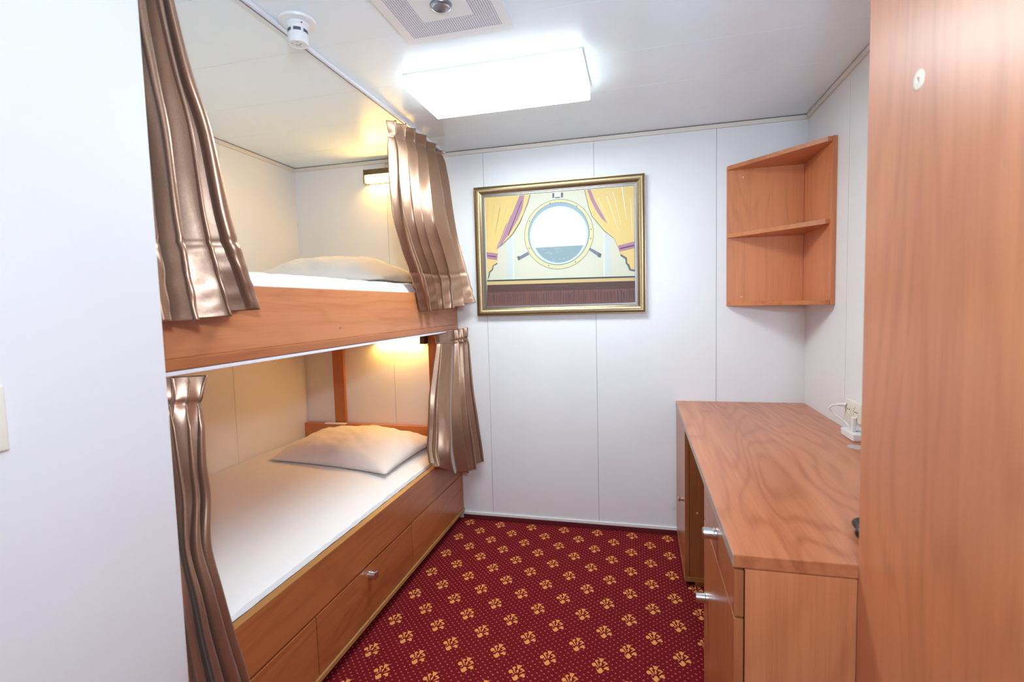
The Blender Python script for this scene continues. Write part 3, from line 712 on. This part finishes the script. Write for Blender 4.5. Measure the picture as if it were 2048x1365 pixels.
# far pedestal
obj('cabinet_panel', B(DX+.0195, W-.002, -.527, -.509, .0305, .7205, bev=.0006), WZ_SHADE, dk)
obj('cabinet_panel', B(DX+.0195, W-.002, -.020, -.003, .0305, .7205, bev=.0006), WZ_SHADE, dk)
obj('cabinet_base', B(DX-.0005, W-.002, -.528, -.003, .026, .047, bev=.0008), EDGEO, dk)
dr = obj('door', B(DX, DX+.018, -.527, -.004, .0485, .7185, bev=.001), WZ_SHADE, dk)
obj('knob', lathe([(0, .024), (.009, .024), (.011, .021), (.007, .012), (.006, .006), (.010, 0), (0, 0)], (DX, -.458, .378), (-1, 0, 0), 24), CHROME, dr, smooth='auto')
obj('screw_cap', lathe([(0, .001), (.004, .0008), (.005, 0)], (2.352, -.527, .345), (0, -1, 0), 14), CAPW, dk)
obj('foot', B(2.345, 2.385, -.515, -.475, .0, .026, bev=.001), EDGEO, dk)
obj('back_panel', B(W-.04, W-.024, -1.200, -.53, .12, .7205), WY_SHADE, dk)
# near pedestal
YN = -1.217
obj('end_panel', B(DX+.0215, 2.530, YD, YD+.018, .002, .7195, bev=.0008), WZ, dk)
obj('end_panel', B(DX+.0215, W-.002, YN-.018, YN, .002, .7195, bev=.0008), WZ_SHADE, dk)
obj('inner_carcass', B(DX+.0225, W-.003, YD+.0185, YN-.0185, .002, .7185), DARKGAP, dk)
dw = obj('drawer', B(DX, DX+.0185, YD-.001, YN, .6145, .7165, bev=.0012), WZ_SHADE, dk)
dn = obj('door', B(DX, DX+.0185, YD-.001, YN, .012, .6095, bev=.0012), WZ_SHADE, dk)
for par, y, z in ((dw, -1.476, .680), (dn, -1.298, .401)):
    obj('knob', lathe([(0, .034), (.0125, .034), (.0150, .0325), (.0150, .008), (.0165, .006), (.0165, 0), (0, 0)], (DX, y, z), (-1, 0, 0), 36), CHROME, par, smooth='auto')

# ------------------------------------------------------------------ wardrobe
wd = thing('wardrobe', 'tall cherry wood wardrobe side in the right foreground', 'wardrobe', (2.73, -2.3, 0))
obj('side_panel', B(2.530, 2.550, -2.86, YD-.0005, .0, H-.002, bev=.0012), wood('cherry_wardrobe', 2, (.60, .215, .095), (.46, .145, .06), .36, 1.0, 0, .2), wd)
obj('back_board', B(2.5505, W-.001, YD-.022, YD-.0008, .0, H-.002), WZ, wd)
obj('front_door', B(2.5505, W-.001, -2.86, -2.842, .04, H-.004), WZ, wd)
obj('top_board', B(2.5505, W-.001, -2.841, YD-.0225, H-.022, H-.003), WZ, wd)
sp_ = wd.children[0]
obj('screw_cap', lathe([(.0035, .0004), (.0045, .0018), (.0135, .0016), (.015, .0008), (.0155, 0)], (2.530, -1.908, 1.617), (-1, 0, 0), 28), CAPW, sp_)

# ------------------------------------------------------------------ socket, adapter, device, switch
sk = thing('wall_socket', 'cream double wall socket on the right wall above the desk', 'socket', (W, -.665, .85))
fp = obj('face_plate', B(W-.026, W-.0005, -.745, -.592, .812, .888, bev=.005, seg=3), CREAMP, sk, smooth='auto')
for y in (-.635, -.705):
    obj('outlet_well', lathe([(.021, .0012), (.0225, 0), (.0205, .0006), (.019, -.0002), (0, -.0002)], (W-.0264, y, .850), (-1, 0, 0), 30), CREAMP, fp)
    obj('contact_hole', lathe([(0, .0006), (.003, .0006), (.003, 0)], (W-.0264, y-.008, .850), (-1, 0, 0), 12), DARKGAP, fp)
    obj('contact_hole', lathe([(0, .0006), (.003, .0006), (.003, 0)], (W-.0264, y+.008, .850), (-1, 0, 0), 12), DARKGAP, fp)
ad = thing('power_adapter', 'white power adapter with a looped cable resting on the desk under the socket', 'adapter', (W-.03, -.69, .751))
obj('adapter_body', B(W-.052, W-.004, -.755, -.632, .7505, .778, bev=.004), WHITEP, ad)
pts = [(W-.024, -.642, .779), (W-.026, -.640, .785), (W-.036, -.610, .800), (W-.060, -.585, .818), (W-.075, -.583, .838), (W-.070, -.590, .853), (W-.052, -.602, .860), (W-.030, -.612, .862)]
sm_ = [tuple(cr(np.array(pts), i/40)) for i in range(41)]
cbl = obj('cable', tube(sm_, .0032), WHITEP, ad, smooth=True)
obj('plug', lathe([(.0035, .030), (.0055, .026), (.0075, .006), (.0075, 0), (0, 0)], (W-.0275, -.612, .862), (-1, .2, -.03), 16), WHITEP, ad, smooth='auto')
obj('plug', B(W-.040, W-.0275, -.715, -.690, .7785, .832, bev=.003), WHITEP, ad)
bm = lathe([(0, .040), (.012, .038), (.0165, .030), (.0155, .020), (.011, .008), (.010, -.008), (.0150, -.020), (.017, -.030), (.012, -.040), (0, -.042)], (2.592, -1.580, .765), (.25, 1, 0), 28)
for v in bm.verts: v.co.z = .7505 + (v.co.z-.748)*.85
zmin = min(v.co.z for v in bm.verts)
for v in bm.verts: v.co.z += .7503-zmin
tag(obj('handset', bm, BLACK, smooth=True, origin=(2.592, -1.58, .7503)), 'small black device lying on the desk against the wardrobe edge', 'device')
sw = thing('wall_switch', 'white switch plate on the partition at the left edge', 'switch', (1.149, -2.33, 1.135))
obj('switch_plate', B(1.1492, 1.1590, -2.365, -2.283, 1.084, 1.186, bev=.004, seg=3), CREAMP, sw, smooth='auto')
obj('rocker', B(1.1592, 1.1640, -2.350, -2.298, 1.105, 1.165, bev=.002), WHITEP, sw)

# ------------------------------------------------------------------ lights, camera, view
def area(name, loc, target, sx, sy, power, col):
    l = bpy.data.lights.new(name, 'AREA'); l.shape = 'RECTANGLE'; l.size = sx; l.size_y = sy; l.energy = power; l.color = col
    o = bpy.data.objects.new(name, l); COL.objects.link(o); o.location = loc
    o.rotation_euler = (Vector(target)-Vector(loc)).to_track_quat('-Z', 'Y').to_euler(); return o
area('camera_flash', (2.28, -3.0, 1.66), (1.1, -.2, 1.05), .12, .12, 21, (.64, .81, 1))
fu = area('bounced_flash', (2.2, -2.95, 1.45), (2.1, -1.7, H), .15, .15, 6, (.50, .79, 1)); fu.data.spread = math.radians(110)
w = bpy.data.worlds.new('cabin_world'); SC.world = w; w.use_nodes = True
w.node_tree.nodes['Background'].inputs[0].default_value = (.6, .65, .8, 1); w.node_tree.nodes['Background'].inputs[1].default_value = .0
cd = bpy.data.cameras.new('camera'); co = bpy.data.objects.new('camera', cd); COL.objects.link(co); SC.camera = co
rt = Vector((0.9696014280326474, 0.24323418129177218, -0.026649649310489687)); upv = Vector((0.00873832822812505, 0.07442222603548918, 0.9971885347775012)); fw_ = Vector((-0.24453366307489924, 0.9671083007208882, -0.070034436528952))
co.matrix_world = Matrix(((rt.x, upv.x, -fw_.x, 2.10975317), (rt.y, upv.y, -fw_.y, -2.84120984), (rt.z, upv.z, -fw_.z, 1.28747284), (0, 0, 0, 1)))
cd.sensor_width = 36; cd.sensor_fit = 'HORIZONTAL'; cd.lens = 36*1010.6307/2048; cd.clip_start = .02
cd.dof.use_dof = True; cd.dof.focus_distance = 2.3; cd.dof.aperture_fstop = 3.2
vs_ = SC.view_settings
vs_.view_transform = 'Standard'; vs_.look = 'None'; vs_.gamma = 1; vs_.use_curve_mapping = False; vs_.exposure = 0
SC.cycles.use_denoising = True
SC.cycles.max_bounces = 10; SC.cycles.diffuse_bounces = 6
